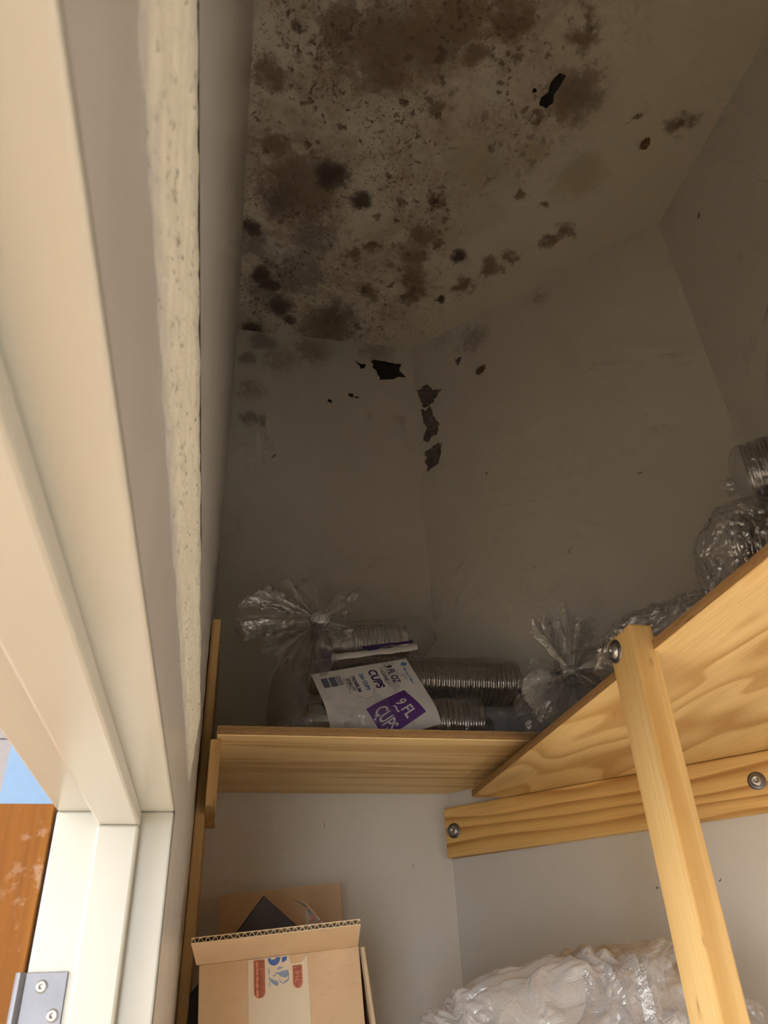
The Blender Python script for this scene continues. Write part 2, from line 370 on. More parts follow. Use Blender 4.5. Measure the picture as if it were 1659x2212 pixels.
for v in rd.data.vertices:            # the ridge tapers into the wall at its far end
    t = max(0.0, min(1.0, (v.co.y - 0.80) / 0.06)); v.co.x = v.co.x * (1 - t) + (WX - 0.001) * t
put(rd, wl)

wb = box('wall_back', (OX, D, FLOOR), (0.42, D + 0.08, ZC + 0.03), M['wall_end']); struct(wb, 'far end wall of the closet, grey in shadow with damp marks at the top', 'wall')
# angled wall and right wall
dl = (0.84 - 0.392) / q2
wd = box('wall_angled', (0, 0, FLOOR), (dl + 0.0, 0.08, ZC + 0.03), M['wall_diag'], mw=Matrix.Translation((0.392, D, 0)) @ Matrix.Rotation(-math.pi / 4, 4, 'Z'))
struct(wd, 'angled closet wall cutting off the far right corner', 'wall')
wr = box('wall_right', (0.84, -1.0, FLOOR), (0.92, 0.902, ZC + 0.03), M['wall_right']); struct(wr, 'right closet wall above the plywood shelf', 'wall')
wn = box('wall_near', (OX, -1.08, FLOOR), (0.92, -1.0, ZC + 0.03), M['wall']); struct(wn, 'near end wall of the closet behind the viewer', 'wall')
ce = prism('ceiling', [(OX, -1.08), (0.92, -1.08), (0.92, 0.93), (0.42, D + 0.08), (OX, D + 0.08)], ZC, ZC + 0.06, M['ceiling']); struct(ce, 'plaster ceiling of the closet, covered in brown and black mould stains', 'ceiling')
M['floor'] = plain('light beige floor', (0.74, 0.70, 0.64), 0.4, 0.4, var=.08, scale=8)
fl = box('floor', (OX, -1.08, FLOOR - 0.08), (0.92, D + .08, FLOOR), M['floor']); struct(fl, 'light beige closet floor', 'floor')
M['roomfloor'] = plain('warm brown room floor', (0.55, 0.44, 0.32), 0.5, 0.3, var=.15, scale=8)
fl = box('floor_room', (-4.0, -3.4, FLOOR - 0.08), (OX, 3.4, FLOOR - .002), M['roomfloor']); struct(fl, 'warm brown floor of the room outside', 'floor')

# black paint patches on ceiling and walls: ragged flat marks lying on the plaster
M['black'] = plain('black flaky patch', (0.018, 0.018, 0.02), 0.75, 0.2, var=.5, scale=90)
M['greyp'] = plain('grey scraped patch', (0.15, 0.13, 0.125), 0.8, 0.2, var=.5, scale=120)
M['browns'] = plain('brown mark', (0.16, 0.10, 0.05), 0.8, 0.2, var=.4, scale=150)
def ragged(name, outline, f, mat, parent, seed, amp=0.16, n=8):
    """ragged polygon from an outline (2D, in wall coordinates), mapped by f to the wall surface"""
    pts = []
    cx = sum(p[0] for p in outline) / len(outline); cyy = sum(p[1] for p in outline) / len(outline)
    R = max(math.hypot(p[0] - cx, p[1] - cyy) for p in outline)
    for i in range(len(outline)):
        a, b = outline[i], outline[(i + 1) % len(outline)]
        for k in range(n):
            t = k / n; x = a[0] + (b[0] - a[0]) * t; y = a[1] + (b[1] - a[1]) * t
            s = 1 + amp * noise.noise(Vector((x / R * 5 + seed, y / R * 5, seed))) + amp * random.uniform(-.4, .4)
            pts.append((cx + (x - cx) * s, cyy + (y - cyy) * s))
    bm = bmesh.new()
    c0 = bm.verts.new(f(cx, cyy, 0.0006)); vs = [bm.verts.new(f(x, y, 0.0006)) for x, y in pts]; vb = [bm.verts.new(f(x, y, -0.0004)) for x, y in pts]
    for i in range(len(vs)):
        j = (i + 1) % len(vs); bm.faces.new((c0, vs[i], vs[j])); bm.faces.new((vs[i], vb[i], vb[j], vs[j]))
    o = link(name, from_bm(bm, name), mat); 
    o.parent = parent; o.matrix_parent_inverse = parent.matrix_world.inverted()
    return o
bpy.context.view_layer.update()
fc = lambda x, y, h: (x, y, ZC - h)
fe = lambda x, z, h: (x, D - h, z)
fd = lambda s, z, h: (0.392 + s * q2 - h * q2, D - s * q2 - h * q2, z)
def blob(cx, cyy, rx, ry, n=9, rot=0.0):
    return [(cx + rx * math.cos(2 * math.pi * i / n) * math.cos(rot) - ry * math.sin(2 * math.pi * i / n) * math.sin(rot),
             cyy + rx * math.cos(2 * math.pi * i / n) * math.sin(rot) + ry * math.sin(2 * math.pi * i / n) * math.cos(rot)) for i in range(n)]
ragged('black_patch', [(0.505, .636), (.518, .641), (.514, .661), (.509, .676), (.513, .690), (.505, .702), (.490, .70), (.487, .686), (.497, .674), (.495, .656)], fc, M['black'], ce, 3, .10, 5)
ragged('black_patch', blob(.471, .675, .004, .004), fc, M['black'], ce, 8, .2, 2)
ragged('brown_patch', blob(.724, .736, .009, .013), fc, M['browns'], ce, 5, .25, 4)
ragged('black_patch', [(0.293, 1.350), (.330, 1.344), (.362, 1.340), (.359, 1.320), (.374, 1.300), (.355, 1.298), (.330, 1.287), (.308, 1.283), (.303, 1.305), (.290, 1.327)], fe, M['black'], wb, 11, .12, 7)
ragged('black_patch', [(.245, 1.338), (.262, 1.328), (.276, 1.330), (.270, 1.318), (.262, 1.312), (.258, 1.322)], fe, M['black'], wb, 14, .2, 3)
for a, b, r in ((.235, 1.223, .006), (.184, 1.199, .005), (.248, 1.219, .003)): ragged('black_patch', blob(a, b, r, r * .7, 7), fe, M['black'], wb, a * 90, .25, 2)
ragged('grey_patch', blob(.357, 1.165, .022, .026), fe, M['wall_end'], wb, 21, .3, 4)
ragged('grey_patch', [(.010, 1.252), (.036, 1.262), (.05, 1.235), (.070, 1.225), (.054, 1.206), (.046, 1.19), (.020, 1.195), (.016, 1.22)], fd, M['greyp'], wd, 31, .2, 5)
ragged('grey_patch', [(.016, 1.185), (.040, 1.19), (.046, 1.155), (.06, 1.125), (.044, 1.098), (.015, 1.09), (.012, 1.105), (.026, 1.13), (.018, 1.15)], fd, M['greyp'], wd, 37, .16, 5)
ragged('grey_patch', [(.016, 1.065), (.06, 1.075), (.056, 1.04), (.046, 1.015), (.016, 1.01)], fd, M['greyp'], wd, 42, .25, 6)
ragged('brown_patch', blob(.178, 1.227, .014, .010, 9, .5), fd, M['browns'], wd, 44, .3, 3)
ragged('black_patch', blob(.129, 1.291, .006, .005), fd, M['greyp'], wd, 46, .3, 2)

# ------------------------------------------------------------------ door frame
df = empty('trim_1', (OX, FY, FLOOR)); struct(df, 'cream gloss painted door frame with a moulded stop', 'door frame')
def frame_part(name, lo, hi, bevel=0.0015):
    return put(box(name, lo, hi, M['frame'], bevel=bevel), df)
T = 0.030
frame_part('head_lining', (OX, NY - T, FZ), (WX - 0.0004, FY + T, FZ + T))
frame_part('far_jamb', (OX, FY, FLOOR), (WX - 0.0004, FY + T, FZ))
frame_part('near_jamb', (OX, NY - T, FLOOR), (WX - 0.0004, NY, FZ))
frame_part('head_stop', (-0.084, NY, FZ - 0.011), (-0.0552, FY, FZ), 0.002)
frame_part('far_stop', (-0.084, FY - 0.010, FLOOR), (-0.0552, FY, FZ - 0.011), 0.002)
frame_part('near_stop', (-0.084, NY, FLOOR), (-0.0552, NY + 0.010, FZ - 0.011), 0.002)

# door leaf swung open into the room
dr = empty('door_1', (-0.119, FY + .02, FLOOR)); struct(dr, 'orange brown wooden door standing open beyond the frame', 'door')
put(box('leaf', (-0.94, FY + 0.013, FLOOR + 0.01), (-0.1185, FY + 0.053, 0.136), M['door'], bevel=0.001), dr)
hg = put(box('hinge', (-0.1145, FY - 0.0016, -0.072), (-0.0885, FY + 0.0004, 0.0285), M['hinge'], bevel=0.0004), dr)
bm, rings = lathe([(0.0035, -0.072), (0.0035, 0.0285)], 12, 'Z')
for r in (rings[0], rings[-1]): bm.faces.new(r)
kn = put(link('hinge_knuckle', from_bm(bm, 'knuckle', False), M['hinge'], loc=(-0.1172, FY - .001, 0)), dr)
def screw_mesh(r, h):
    bm, rings = lathe([(r * .06, h * 0.55), (r * .30, h * 0.55), (r * .34, h), (r * .72, h * .95), (r, h * .3), (r, 0)], 20, 'Z')
    bm.faces.new(rings[0])
    return from_bm(bm, 'screw', True)
hs = screw_mesh(0.0038, 0.0009); hs.materials.append(M['metal'])
for x, z in ((-0.1035, 0.0205), (-0.094, 0.0045)):
    put(link('screw', hs, None, mw=Matrix.Translation((x, FY - .0016, z)) @ Matrix.Rotation(math.pi / 2, 4, 'X')), dr)

# ------------------------------------------------------------------ the room beyond the door
M['blue'] = plain('pale blue wall paint', (0.215, 0.335, 0.52), 0.6, 0.3, var=.03)
M['pale'] = plain('pale pinkish tile', (0.50, 0.46, 0.46), 0.5, 0.3, var=.04)
M['roomwall'] = plain('room wall paint', (0.74, 0.70, 0.64), 0.7, 0.2, var=.03, scale=4)
w = box('wall_room_blue', (-0.507, 2.0, FLOOR), (OX - 0.002, 2.1, 1.25), M['blue']); struct(w, 'bright pale blue wall seen through the door opening', 'wall')
w = box('wall_room_closet_side', (OX - .1, D + .085, FLOOR), (OX, 2.0, 1.25), M['roomwall']); struct(w, 'room wall past the closet', 'wall')
w = box('wall_room_near', (OX - .0, -3.4, FLOOR), (OX + .1, -1.085, 1.25), M['roomwall']); struct(w, 'room wall behind the viewer', 'wall')
wl2 = empty('wall_room_left', (-4.0, 0, FLOOR)); struct(wl2, 'far wall of the room with tall glazed doors', 'wall')
for lo, hi in (((-4.08, -3.4, FLOOR), (-4, -2.8, 1.25)), ((-4.08, .6, FLOOR), (-4, 3.4, 1.25)), ((-4.08, -2.8, 1.1), (-4, .6, 1.25))):
    put(box('wall_piece', lo, hi, M['roomwall']), wl2)
wt = empty('wall_room_tiled', (-2.0, 3.3, FLOOR)); struct(wt, 'pale pinkish tiled wall at the far end of the room', 'wall')
put(box('backing', (-4.0, 3.32, FLOOR), (OX, 3.4, 1.25), plain('tile joint', (.42, .36, .37), .8, .1)), wt)
tm = bmesh.new(); bm_box(tm, (-.147, -.006, -.147), (.147, .006, .147), .002); tm = from_bm(tm, 'tile'); tm.materials.append(M['pale'])
for i in range(9):
    for j in range(7):
        o = link('tile', tm, None, mw=Matrix.Translation((-.80 - .3 * i - (.15 if j % 2 else 0), 3.314, -.4 + .3 * j + .02)) @ Matrix.Rotation(0.0, 4, 'Y')); put(o, wt)
we = empty('wall_room_end', (-2, -3.4, FLOOR)); struct(we, 'end wall of the room behind the viewer', 'wall')
for lo, hi in (((-4.08, -3.48, FLOOR), (-2, -3.4, 1.25)), ((-.3, -3.48, FLOOR), (OX, -3.4, 1.25)), ((-2, -3.48, FLOOR), (-.3, -3.4, -1.1)), ((-2, -3.48, .9), (-.3, -3.4, 1.25))):
    put(box('wall_piece', lo, hi, M['roomwall']), we)
wi = empty('window_2', (-1.15, -3.44, -1.1)); struct(wi, 'tall side window of the room behind the viewer', 'window')
for lo, hi in (((-2, -3.47, -1.1), (-1.94, -3.41, .9)), ((-.36, -3.47, -1.1), (-.3, -3.41, .9)), ((-1.94, -3.47, -1.1), (-.36, -3.41, -1.04)), ((-1.94, -3.47, .84), (-.36, -3.41, .9))):
    put(box('window_frame', lo, hi, M['frame']), wi)
wi = empty('window_1', (-4.04, -1.1, FLOOR)); struct(wi, 'tall glazed doors letting daylight into the room', 'window')
for y0 in (-2.8, -1.70, -.60, .54):
    put(box('window_frame', (-4.07, y0, FLOOR), (-4.01, y0 + .06, 1.1), M['frame']), wi)
for z0 in (FLOOR, 1.04):
    put(box('window_frame', (-4.07, -2.74, z0), (-4.01, .54, z0 + .06), M['frame']), wi)
w = box('ceiling_room', (-4.08, -3.4, 1.25), (OX, 3.4, 1.31), M['roomwall']); struct(w, 'ceiling of the room beyond the door', 'ceiling')

# ------------------------------------------------------------------ shelves, post, cleats
A_Z = 0.312; AT = 0.0135; B_Z = 0.2855; BT = 0.0115; BX = 0.4145; AF = 1.03
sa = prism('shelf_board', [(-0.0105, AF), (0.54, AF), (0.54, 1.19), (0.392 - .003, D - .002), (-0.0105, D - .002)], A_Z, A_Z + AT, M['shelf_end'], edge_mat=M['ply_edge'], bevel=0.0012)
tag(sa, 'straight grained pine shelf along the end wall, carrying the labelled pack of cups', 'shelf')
sb = prism('shelf_board', [(BX, -0.55), (0.836, -0.55), (0.836, 0.895), (0.836, 0.905), (0.484, 1.255), (BX - .008, 1.255)], B_Z, B_Z + BT, M['shelf_side'], edge_mat=M['ply_edge'], bevel=0.001)
tag(sb, 'plywood shelf with swirling cathedral grain, on the right behind the wooden post', 'shelf')
sp = screw_mesh(0.0085, 0.0055); sp.materials.append(M['metal'])
bm, rings = lathe([(0.006, 0.0012), (0.0085, 0.0016), (0.0118, 0.0012), (0.0122, 0.0)], 28, 'Z')
wsh = from_bm(bm, 'washer', True); wsh.materials.append(M['hinge'])
def washer_screw(parent, mw):
    w_ = link('washer', wsh, None, mw=mw); w_.parent = parent; w_.matrix_parent_inverse = parent.matrix_world.inverted()
    a = link('screw', sp, None, mw=mw); a.parent = parent; a.matrix_parent_inverse = parent.matrix_world.inverted()
    return a
po = box('support_post', (0.388, 0.639, FLOOR), (0.4135, 0.687, 0.3135), M['post'], bevel=0.0022)
tag(po, 'upright pine post with a screw near its top, holding up the plywood shelf', 'post')
bpy.context.view_layer.update()
washer_screw(po, Matrix.Translation((0.388, 0.675, 0.2985)) @ Matrix.Rotation(-math.pi / 2, 4, 'Y'))
# cleat on the angled wall: local x along the wall
cmw = Matrix.Translation((0.392, D, 0)) @ Matrix.Rotation(-math.pi / 4, 4, 'Z')
cl = box('shelf_cleat', (0.001, -0.019, 0.206), (0.60, -0.0005, 0.2852), M['cleat'], bevel=0.0022, mw=cmw)
tag(cl, 'amber pine cleat with bold grain screwed to the angled wall under the plywood shelf', 'cleat')
bpy.context.view_layer.update()
for s in (0.018, 0.505):
    washer_screw(cl, cmw @ Matrix.Translation((s, -0.019, 0.247)) @ Matrix.Rotation(math.pi / 2, 4, 'X'))
pn = box('upright_board', (-0.0315, 1.10, FLOOR), (-0.0185, D - .001, 0.512), M['panel'], bevel=0.001)
tag(pn, 'narrow upright pine board standing against the door wall', 'board')
c2 = box('shelf_cleat', (-0.0183, 1.045, 0.226), (-0.0045, 1.19, 0.3115), M['panel'], bevel=0.001)
tag(c2, 'short pine cleat on the upright board beside the door wall, under the end shelf', 'cleat')
# lower shelves that carry the box and the bag
LZ = -0.62
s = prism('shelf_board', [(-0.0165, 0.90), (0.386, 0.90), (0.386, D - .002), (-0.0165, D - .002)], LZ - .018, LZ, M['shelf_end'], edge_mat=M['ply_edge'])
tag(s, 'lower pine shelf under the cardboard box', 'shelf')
s = prism('shelf_board', [(0.409, 0.86), (0.80, 0.86), (0.836, 0.90), (0.409, 1.32)], LZ - .018, LZ, M['shelf_side'], edge_mat=M['ply_edge'])
tag(s, 'lower plywood shelf under the white plastic bag', 'shelf')

# ------------------------------------------------------------------ cups and plastic film
def mat_cup(name, col, alpha, rough=0.12):
    m = NT(name); m.n.remove(m.b)
    tr = m.node('ShaderNodeBsdfTransparent', {0: (0.93, 0.92, 0.92, 1)}).outputs[0]
    gl = m.node('ShaderNodeBsdfGlossy', {'Color': (0.95, 0.93, 0.9, 1), 'Roughness': rough}).outputs[0]
    df = m.node('ShaderNodeBsdfDiffuse', {'Color': (*col, 1)}).outputs[0]
    lw = m.node('ShaderNodeLayerWeight', {0: 0.4}).outputs['Facing']
    a = m.node('ShaderNodeMixShader', {0: alpha, 1: tr, 2: df}).outputs[0]
    mx = m.node('ShaderNodeMixShader', {0: m.rng(lw, 0.05, 0.9, 0.22, 0.75), 1: a, 2: gl}).outputs[0]
    m.l.new(mx, m.out.inputs[0]); return m.m
M['cup'] = mat_cup('clear plastic cup', (0.20, 0.18, 0.165), 0.36)
M['cup_white'] = mat_cup('frosted plastic cup', (0.66, 0.64, 0.62), 0.55)
M['foam'] = plain('white foam cup', (0.72, 0.71, 0.70), 0.5, 0.3)
M['film'] = mat_film('clear polythene film', 0.025, rough=0.16, fac=(0.06, 0.32))
M['film2'] = mat_film('crinkled polythene', 0.10, rough=0.14, fac=(0.17, 0.6), milk=(0.85, 0.83, 0.8), bscale=130, bstr=0.6)
M['film3'] = mat_film('gathered polythene', 0.15, rough=0.13, fac=(0.2, 0.6), milk=(0.88, 0.84, 0.78), bscale=150, bstr=0.6)
M['milky'] = mat_film('milky polythene', 0.78, rough=0.16, fac=(0.10, 0.6), milk=(0.96, 0.96, 0.99), bscale=60, bstr=0.6)

def cup_mesh(name, R, r, h, mat, round_base=False):
    prof = [(r * .05, -h), (r * .45, -h + .001), (r * .8, -h + .005), (r * .98, -h + .013), (r * 1.03, -h + .025), (R * .965, -.008), (R * .965, -.004), (R, -.0038), (R + .0006, -.0015), (R, 0.0), (R * .955, -.0004)] if round_base else [(r * .05, -h), (r * .9, -h), (r, -h + .003), (r + (R - r) * .5, -h * .5), (R * .965, -.008), (R * .965, -.004), (R, -.0038), (R + .0006, -.0015), (R, 0.0), (R * .955, -.0004)]
    bm, rings = lathe(prof, 28, 'X')
    me = from_bm(bm, name, True); me.materials.append(mat); return me
CUP = cup_mesh('cup', 0.0385, 0.027, 0.088, M['cup'])
CUPW = cup_mesh('cup_white', 0.034, 0.024, 0.07, M['cup_white'])
CUPF = cup_mesh('cup_foam', 0.038, 0.030, 0.085, M['foam'], True)
def stack(mesh, start, direction, n, pitch, label, group, name='plastic_cup'):
    d = Vector(direction).normalized(); q = Vector((1, 0, 0)).rotation_difference(d).to_matrix().to_4x4()
    for i in range(n):
        p = Vector(start) + d * pitch * i + Vector((0, random.uniform(-.0004, .0004), random.uniform(-.0004, .0004)))
        o = link(name, mesh, None, mw=Matrix.Translation(p) @ q @ Matrix.Rotation(random.uniform(0, 6), 4, 'X'))
        tag(o, label, 'cup', group)

def crease(p, k):
    d, _ = noise.voronoi(p * k); return (d[1] - d[0])
def crumple(co, nrm, amp, k, seed=0.0):
    p = co + Vector((seed, seed * .37, -seed))
    h = 0.9 * noise.noise(p * k * .5) + 1.0 * (0.35 - crease(p, k)) + .65 * (0.3 - crease(p, k * 2.3))
    return co + nrm * amp * h + noise.noise_vector(p * k * .8) * amp * .35
def grid_mesh(name, rows, close_u=False, mat=None, smooth=False):
    bm = bmesh.new(); vr = [[bm.verts.new(p) for p in r] for r in rows]
    for a, b in zip(vr, vr[1:]):
        n = len(a)
        for i in range(n if close_u else n - 1):
            j = (i + 1) % n
            try: bm.faces.new((a[i], a[j], b[j], b[i]))
            except ValueError: pass
    me = from_bm(bm, name, smooth); 
    if mat: me.materials.append(mat)
    return me
def hull2d(pts):
    pts = sorted(pts)
    def half(P):
        h = []
        for p in P:
            while len(h) > 1 and (h[-1][0] - h[-2][0]) * (p[1] - h[-2][1]) - (h[-1][1] - h[-2][1]) * (p[0] - h[-2][0]) <= 0: h.pop()
            h.append(p)
        return h
    a, b = half(pts), half(pts[::-1]); return a[:-1] + b[:-1]
def circ(c, r, n=48): return [(c[0] + r * math.cos(2 * math.pi * i / n), c[1] + r * math.sin(2 * math.pi * i / n)) for i in range(n)]
class Section:
    """closed cross-section in (y, z); s runs from the top down over the front"""
    def __init__(self, circles, pad):
        h = hull2d([p for c in circles for p in circ(c[:2], c[2] + pad)])
        i = max(range(len(h)), key=lambda k: h[k][1]); h = h[i:] + h[:i]
        if h[1][0] > h[0][0]: h = [h[0]] + h[1:][::-1]
        self.h = h; self.cum = [0]
        for a, b in zip(h, h[1:] + h[:1]): self.cum.append(self.cum[-1] + math.dist(a, b))
        self.L = self.cum[-1]; self.c = (sum(p[0] for p in h) / len(h), sum(p[1] for p in h) / len(h))
    def at(self, s):
        s %= self.L
        for i in range(len(self.h)):
            if s <= self.cum[i + 1]:
                t = (s - self.cum[i]) / max(1e-9, self.cum[i + 1] - self.cum[i]); a = self.h[i]; b = self.h[(i + 1) % len(self.h)]
                return (a[0] + (b[0] - a[0]) * t, a[1] + (b[1] - a[1]) * t)
    def normal(self, s):
        a, b = self.at(s - .002), self.at(s + .002); t = Vector((b[0] - a[0], b[1] - a[1])).normalized(); return Vector((-t.y, t.x)) if Vector((-t.y, t.x)).dot(Vector((a[0] - self.c[0], a[1] - self.c[1]))) > 0 else Vector((t.y, -t.x))
def film_sleeve(name, sec, x0, x1, cap, mat, amp=0.0025, k=22, nu=70, ns=90, seed=0, zmin=None, tilt=(0, 0)):
    rows = []
    for i in range(nu + 1):
        t = i / nu; x = x0 + (x1 - x0) * t
        e = min(x - x0, x1 - x) / cap; f = 1.0 if e >= 1 else max(0.04, math.sqrt(max(0, 1 - (1 - e) ** 2)))
        r = []
        for j in range(ns):
            y, z = sec.at(sec.L * j / ns); n2 = sec.normal(sec.L * j / ns)
            p = Vector((x, sec.c[0] + (y - sec.c[0]) * f + tilt[0] * (x - x0), sec.c[1] + (z - sec.c[1]) * f + tilt[1] * (x - x0)))
            p = crumple(p, Vector(((1 - f) * (-1 if t < .5 else 1) * 1.2, n2.x * (f + .2), n2.y * (f + .2))), amp * (1 + 1.2 * (1 - f)), k, seed)
            if zmin is not None: p.z = max(p.z, zmin)
            r.append(p)
        rows.append(r)
    return grid_mesh(name, rows, True, mat)
def fans(name, knot, lobes, mat, seed=0, amp=.006):
    """film gathered at a knot: pleated fans, each (direction, length, half width, pleats, sideways axis)"""
    bm = bmesh.new(); knot = Vector(knot)
    for li, (d, L, W, pl, side) in enumerate(lobes):
        d = Vector(d).normalized(); side = (Vector(side) - d * Vector(side).dot(d)).normalized(); n = d.cross(side)
        nr, nt = 22, 44; rows = []
        for i in range(nr + 1):
            r = i / nr; row = []
            for j in range(nt + 1):
                t = j / nt * 2 - 1
                edge = 1 - .22 * abs(noise.noise(Vector((t * 2.3 + seed, li * 3.1, 0.3)))) - .25 * t * t
                w = W * (r ** .75)
                p = knot + d * (L * r * edge) + side * (w * t + .1 * w * math.sin(5 * t + li)) + n * (W * .42 * r ** .8 * (1 - .35 * r) * math.sin(pl * t * math.pi + li * 1.7) + .25 * W * r * r * noise.noise(Vector((t * 2, r * 2, li + seed))))
                p = crumple(p, n, amp * r ** .5, 46, seed + li * 1.3)
                row.append(bm.verts.new(p))
            rows.append(row)
        for a, b in zip(rows, rows[1:]):
            for j in range(nt): bm.faces.new((a[j], a[j + 1], b[j + 1], b[j]))
    me = from_bm(bm, name); me.materials.append(mat); return me
def lump(name, c, rad, amp, k, mat, seed=0, nu=60, nv=36, power=1.0, zmin=None, fn=None, smooth=False):
    rows = []
    for i in range(nv + 1):
        v = -math.pi / 2 + math.pi * i / nv; row = []
        for j in range(nu):
            u = 2 * math.pi * j / nu
            sg = lambda x: math.copysign(abs(x) ** power, x)
            n = Vector((sg(math.cos(v)) * sg(math.cos(u)), sg(math.cos(v)) * sg(math.sin(u)), sg(math.sin(v))))
            p = Vector(c) + Vector((n.x * rad[0], n.y * rad[1], n.z * rad[2]))
            p = crumple(p, n.normalized() if n.length else Vector((0, 0, 1)), amp, k, seed)
            if fn: p = fn(p)
            if zmin is not None: p.z = max(p.z, zmin)
            row.append(p)
        rows.append(row)
    return grid_mesh(name, rows, True, mat, smooth)
def text_mesh(body, size, f, mat, parent, name='lettering', bold=0.0, fit=None):
    """flat lettering; f maps (reading, up) in metres to the surface; the text starts at the origin; fit = reading length"""
    cu = bpy.data.curves.new('txt', 'FONT'); cu.body = body; cu.size = size; cu.offset = bold; cu.resolution_u = 4
    ob = bpy.data.objects.new('txt', cu); COL.objects.link(ob)
    dg = bpy.context.evaluated_depsgraph_get(); me = bpy.data.meshes.new_from_object(ob.evaluated_get(dg))
    bpy.data.objects.remove(ob); bpy.data.curves.remove(cu)
    w = max((v.co.x for v in me.vertices), default=1); k = fit / w if fit else 1.0
    for v in me.vertices: v.co = f(v.co.x * k, v.co.y)
    me.materials.clear(); me.materials.append(mat)
    o = bpy.data.objects.new(name, me); COL.objects.link(o); o.parent = parent; o.matrix_parent_inverse = parent.matrix_world.inverted(); return o
def poly_part(name, pts, f, mat, parent):
    bm = bmesh.new(); bm.faces.new([bm.verts.new(f(*p)) for p in pts])
    bmesh.ops.triangulate(bm, faces=bm.faces[:])
    o = link(name, from_bm(bm, name), mat); o.parent = parent; o.matrix_parent_inverse = parent.matrix_world.inverted(); return o
def part(name, me, parent, mat=None):
    o = link(name, me, mat); o.parent = parent; o.matrix_parent_inverse = parent.matrix_world.inverted(); return o

# ---- labelled pack lying on the end shelf
ST = A_Z + AT
SEC = Section([(1.13, ST + .042, .0395), (1.215, ST + .042, .0395), (1.172, ST + .126, .0395)], 0.0022)
pk = empty('cup_package', (0.27, 1.17, ST)); tag(pk, 'clear film pack of cups with a white and purple printed label, on the end shelf', 'package')
bpy.context.view_layer.update()
part('film_wrap', film_sleeve('film_wrap', SEC, 0.062, 0.497, 0.045, M['film'], .0034, 30, 130, 130, seed=2, zmin=ST + .0003), pk)
stack(CUP, (0.215, 1.172, ST + .126), (1, 0, 0), 32, .0083, 'clear plastic cup nested in the upper row of the labelled pack', 'clear cups in the upper row of the labelled pack')
stack(CUP, (0.205, 1.13, ST + .042), (1, 0, 0), 23, .0083, 'clear plastic cup nested in the front lower row of the labelled pack', 'clear cups in the front lower row of the labelled pack')
stack(CUP, (0.165, 1.215, ST + .042), (1, 0, 0), 33, .0083, 'clear plastic cup nested in the rear lower row of the labelled pack', 'clear cups in the rear lower row of the labelled pack')
# printed label: local a to the right, b down the front
M['label'] = plain('white label paper', (0.74, 0.73, 0.74), 0.4, 0.4, var=.02)
M['purple'] = plain('purple print', (0.13, 0.045, 0.27), 0.45, 0.3, var=.05)
M['violet'] = plain('dark violet ink', (0.06, 0.035, 0.17), 0.5, 0.3, var=.05)
M['blueink'] = plain('blue ink', (0.09, 0.26, 0.62), 0.5, 0.3, var=.05)
M['greyink'] = plain('grey blue ink', (0.12, 0.14, 0.20), 0.5, 0.3, var=.1)
th = math.radians(16); s0 = 0.0
while SEC.at(s0)[1] / SEC.at(s0)[0] > 0.416 or s0 < .02: s0 += .0005
XTR = 0.2635 * SEC.at(s0)[0] / 1.05
def lab(a, b, h=0.0022):
    x = 0.279 + a * math.cos(th) + b * math.sin(th); s = s0 - a * math.sin(th) + b * math.cos(th)
    y, z = SEC.at(s); n = SEC.normal(s); return Vector((x, y + n.x * h, max(z + n.y * h, ST + .0006)))
lb = part('printed_label', grid_mesh('printed_label', [[lab(-.163 + .163 * i / 40, .135 * j / 50) for i in range(41)] for j in range(51)], False, M['label'], True), pk)
lb['label'] = 'white printed label with violet lettering and a purple panel'
bpy.context.view_layer.update()
def line(body, a, b0, b1, size, mat, h=.0027, bold=0.0):
    text_mesh(body, size, lambda r, u: lab(a + u, b0 + r, h), mat, lb, 'lettering', bold, b1 - b0)
line('9 FL OZ', -.0425, .0085, .0490, .0165, M['violet'], bold=.0004)
line('~ CLEAR ~', -.0535, .011, .0485, .0075, M['violet'], bold=.0001)
line('CUPS', -.0735, .0125, .0535, .0195, M['violet'], bold=.0006)
line('264 CUPS', -.0905, .0165, .0535, .0095, M['blueink'], bold=.0003)
line("Member's Mark", -.0150, .0200, .0560, .0062, M['blueink'], bold=.0001)
line('PREMIUM', -.1045, .018, .054, .0085, M['greyink'], bold=.0002)
line('QUALITY', -.1135, .022, .050, .0085, M['greyink'], bold=.0002)
poly_part('wavy_line', [(-.1165 + .0012 * math.sin(i * .8), .018 + .037 * i / 24) for i in range(25)] + [(-.1172 + .0012 * math.sin(i * .8), .018 + .037 * i / 24) for i in range(24, -1, -1)], lambda a, b: lab(a, b, .0027), M['greyink'], lb)
poly_part('diamond_emblem', [(-.0035, .0115), (-.010, .0065), (-.0165, .0115), (-.010, .0165)], lambda a, b: lab(a, b, .0027), M['blueink'], lb)
for k, (a, b) in enumerate(((-.022, .034), (-.021, .038), (-.022, .042))):
    poly_part('dash_mark', [(a, b), (a + .004, b + (k - 1) * .0012), (a + .004, b + .0011 + (k - 1) * .0012), (a, b + .001)], lambda a, b: lab(a, b, .0027), M['violet'], lb)
x = -.152
for wd_ in (.010, .0, .010, .0008, .0012, .001, .0014):
    if wd_: poly_part('code_bar', [(x, .014), (x + wd_, .014), (x + wd_, .034), (x, .034)], lambda a, b: lab(a, b, .0027), M['greyink'], lb)
    x += wd_ + .0011
def sub(pts, n):    # densify an outline so that it follows the curved film
    out = []
    for p, q in zip(pts, pts[1:] + pts[:1]):
        out += [(p[0] + (q[0] - p[0]) * i / n, p[1] + (q[1] - p[1]) * i / n) for i in range(n)]
    return out
rows = []
tp, lp, rp = Vector((-.034, .066)), Vector((-.071, .0205)), Vector((.0163, .047))
pp = part('purple_panel', grid_mesh('purple_panel', [[lab(*(tp + lp * (i / 24) + rp * (j / 24)), .0026) for i in range(25)] for j in range(25)], False, M['purple'], True), lb)
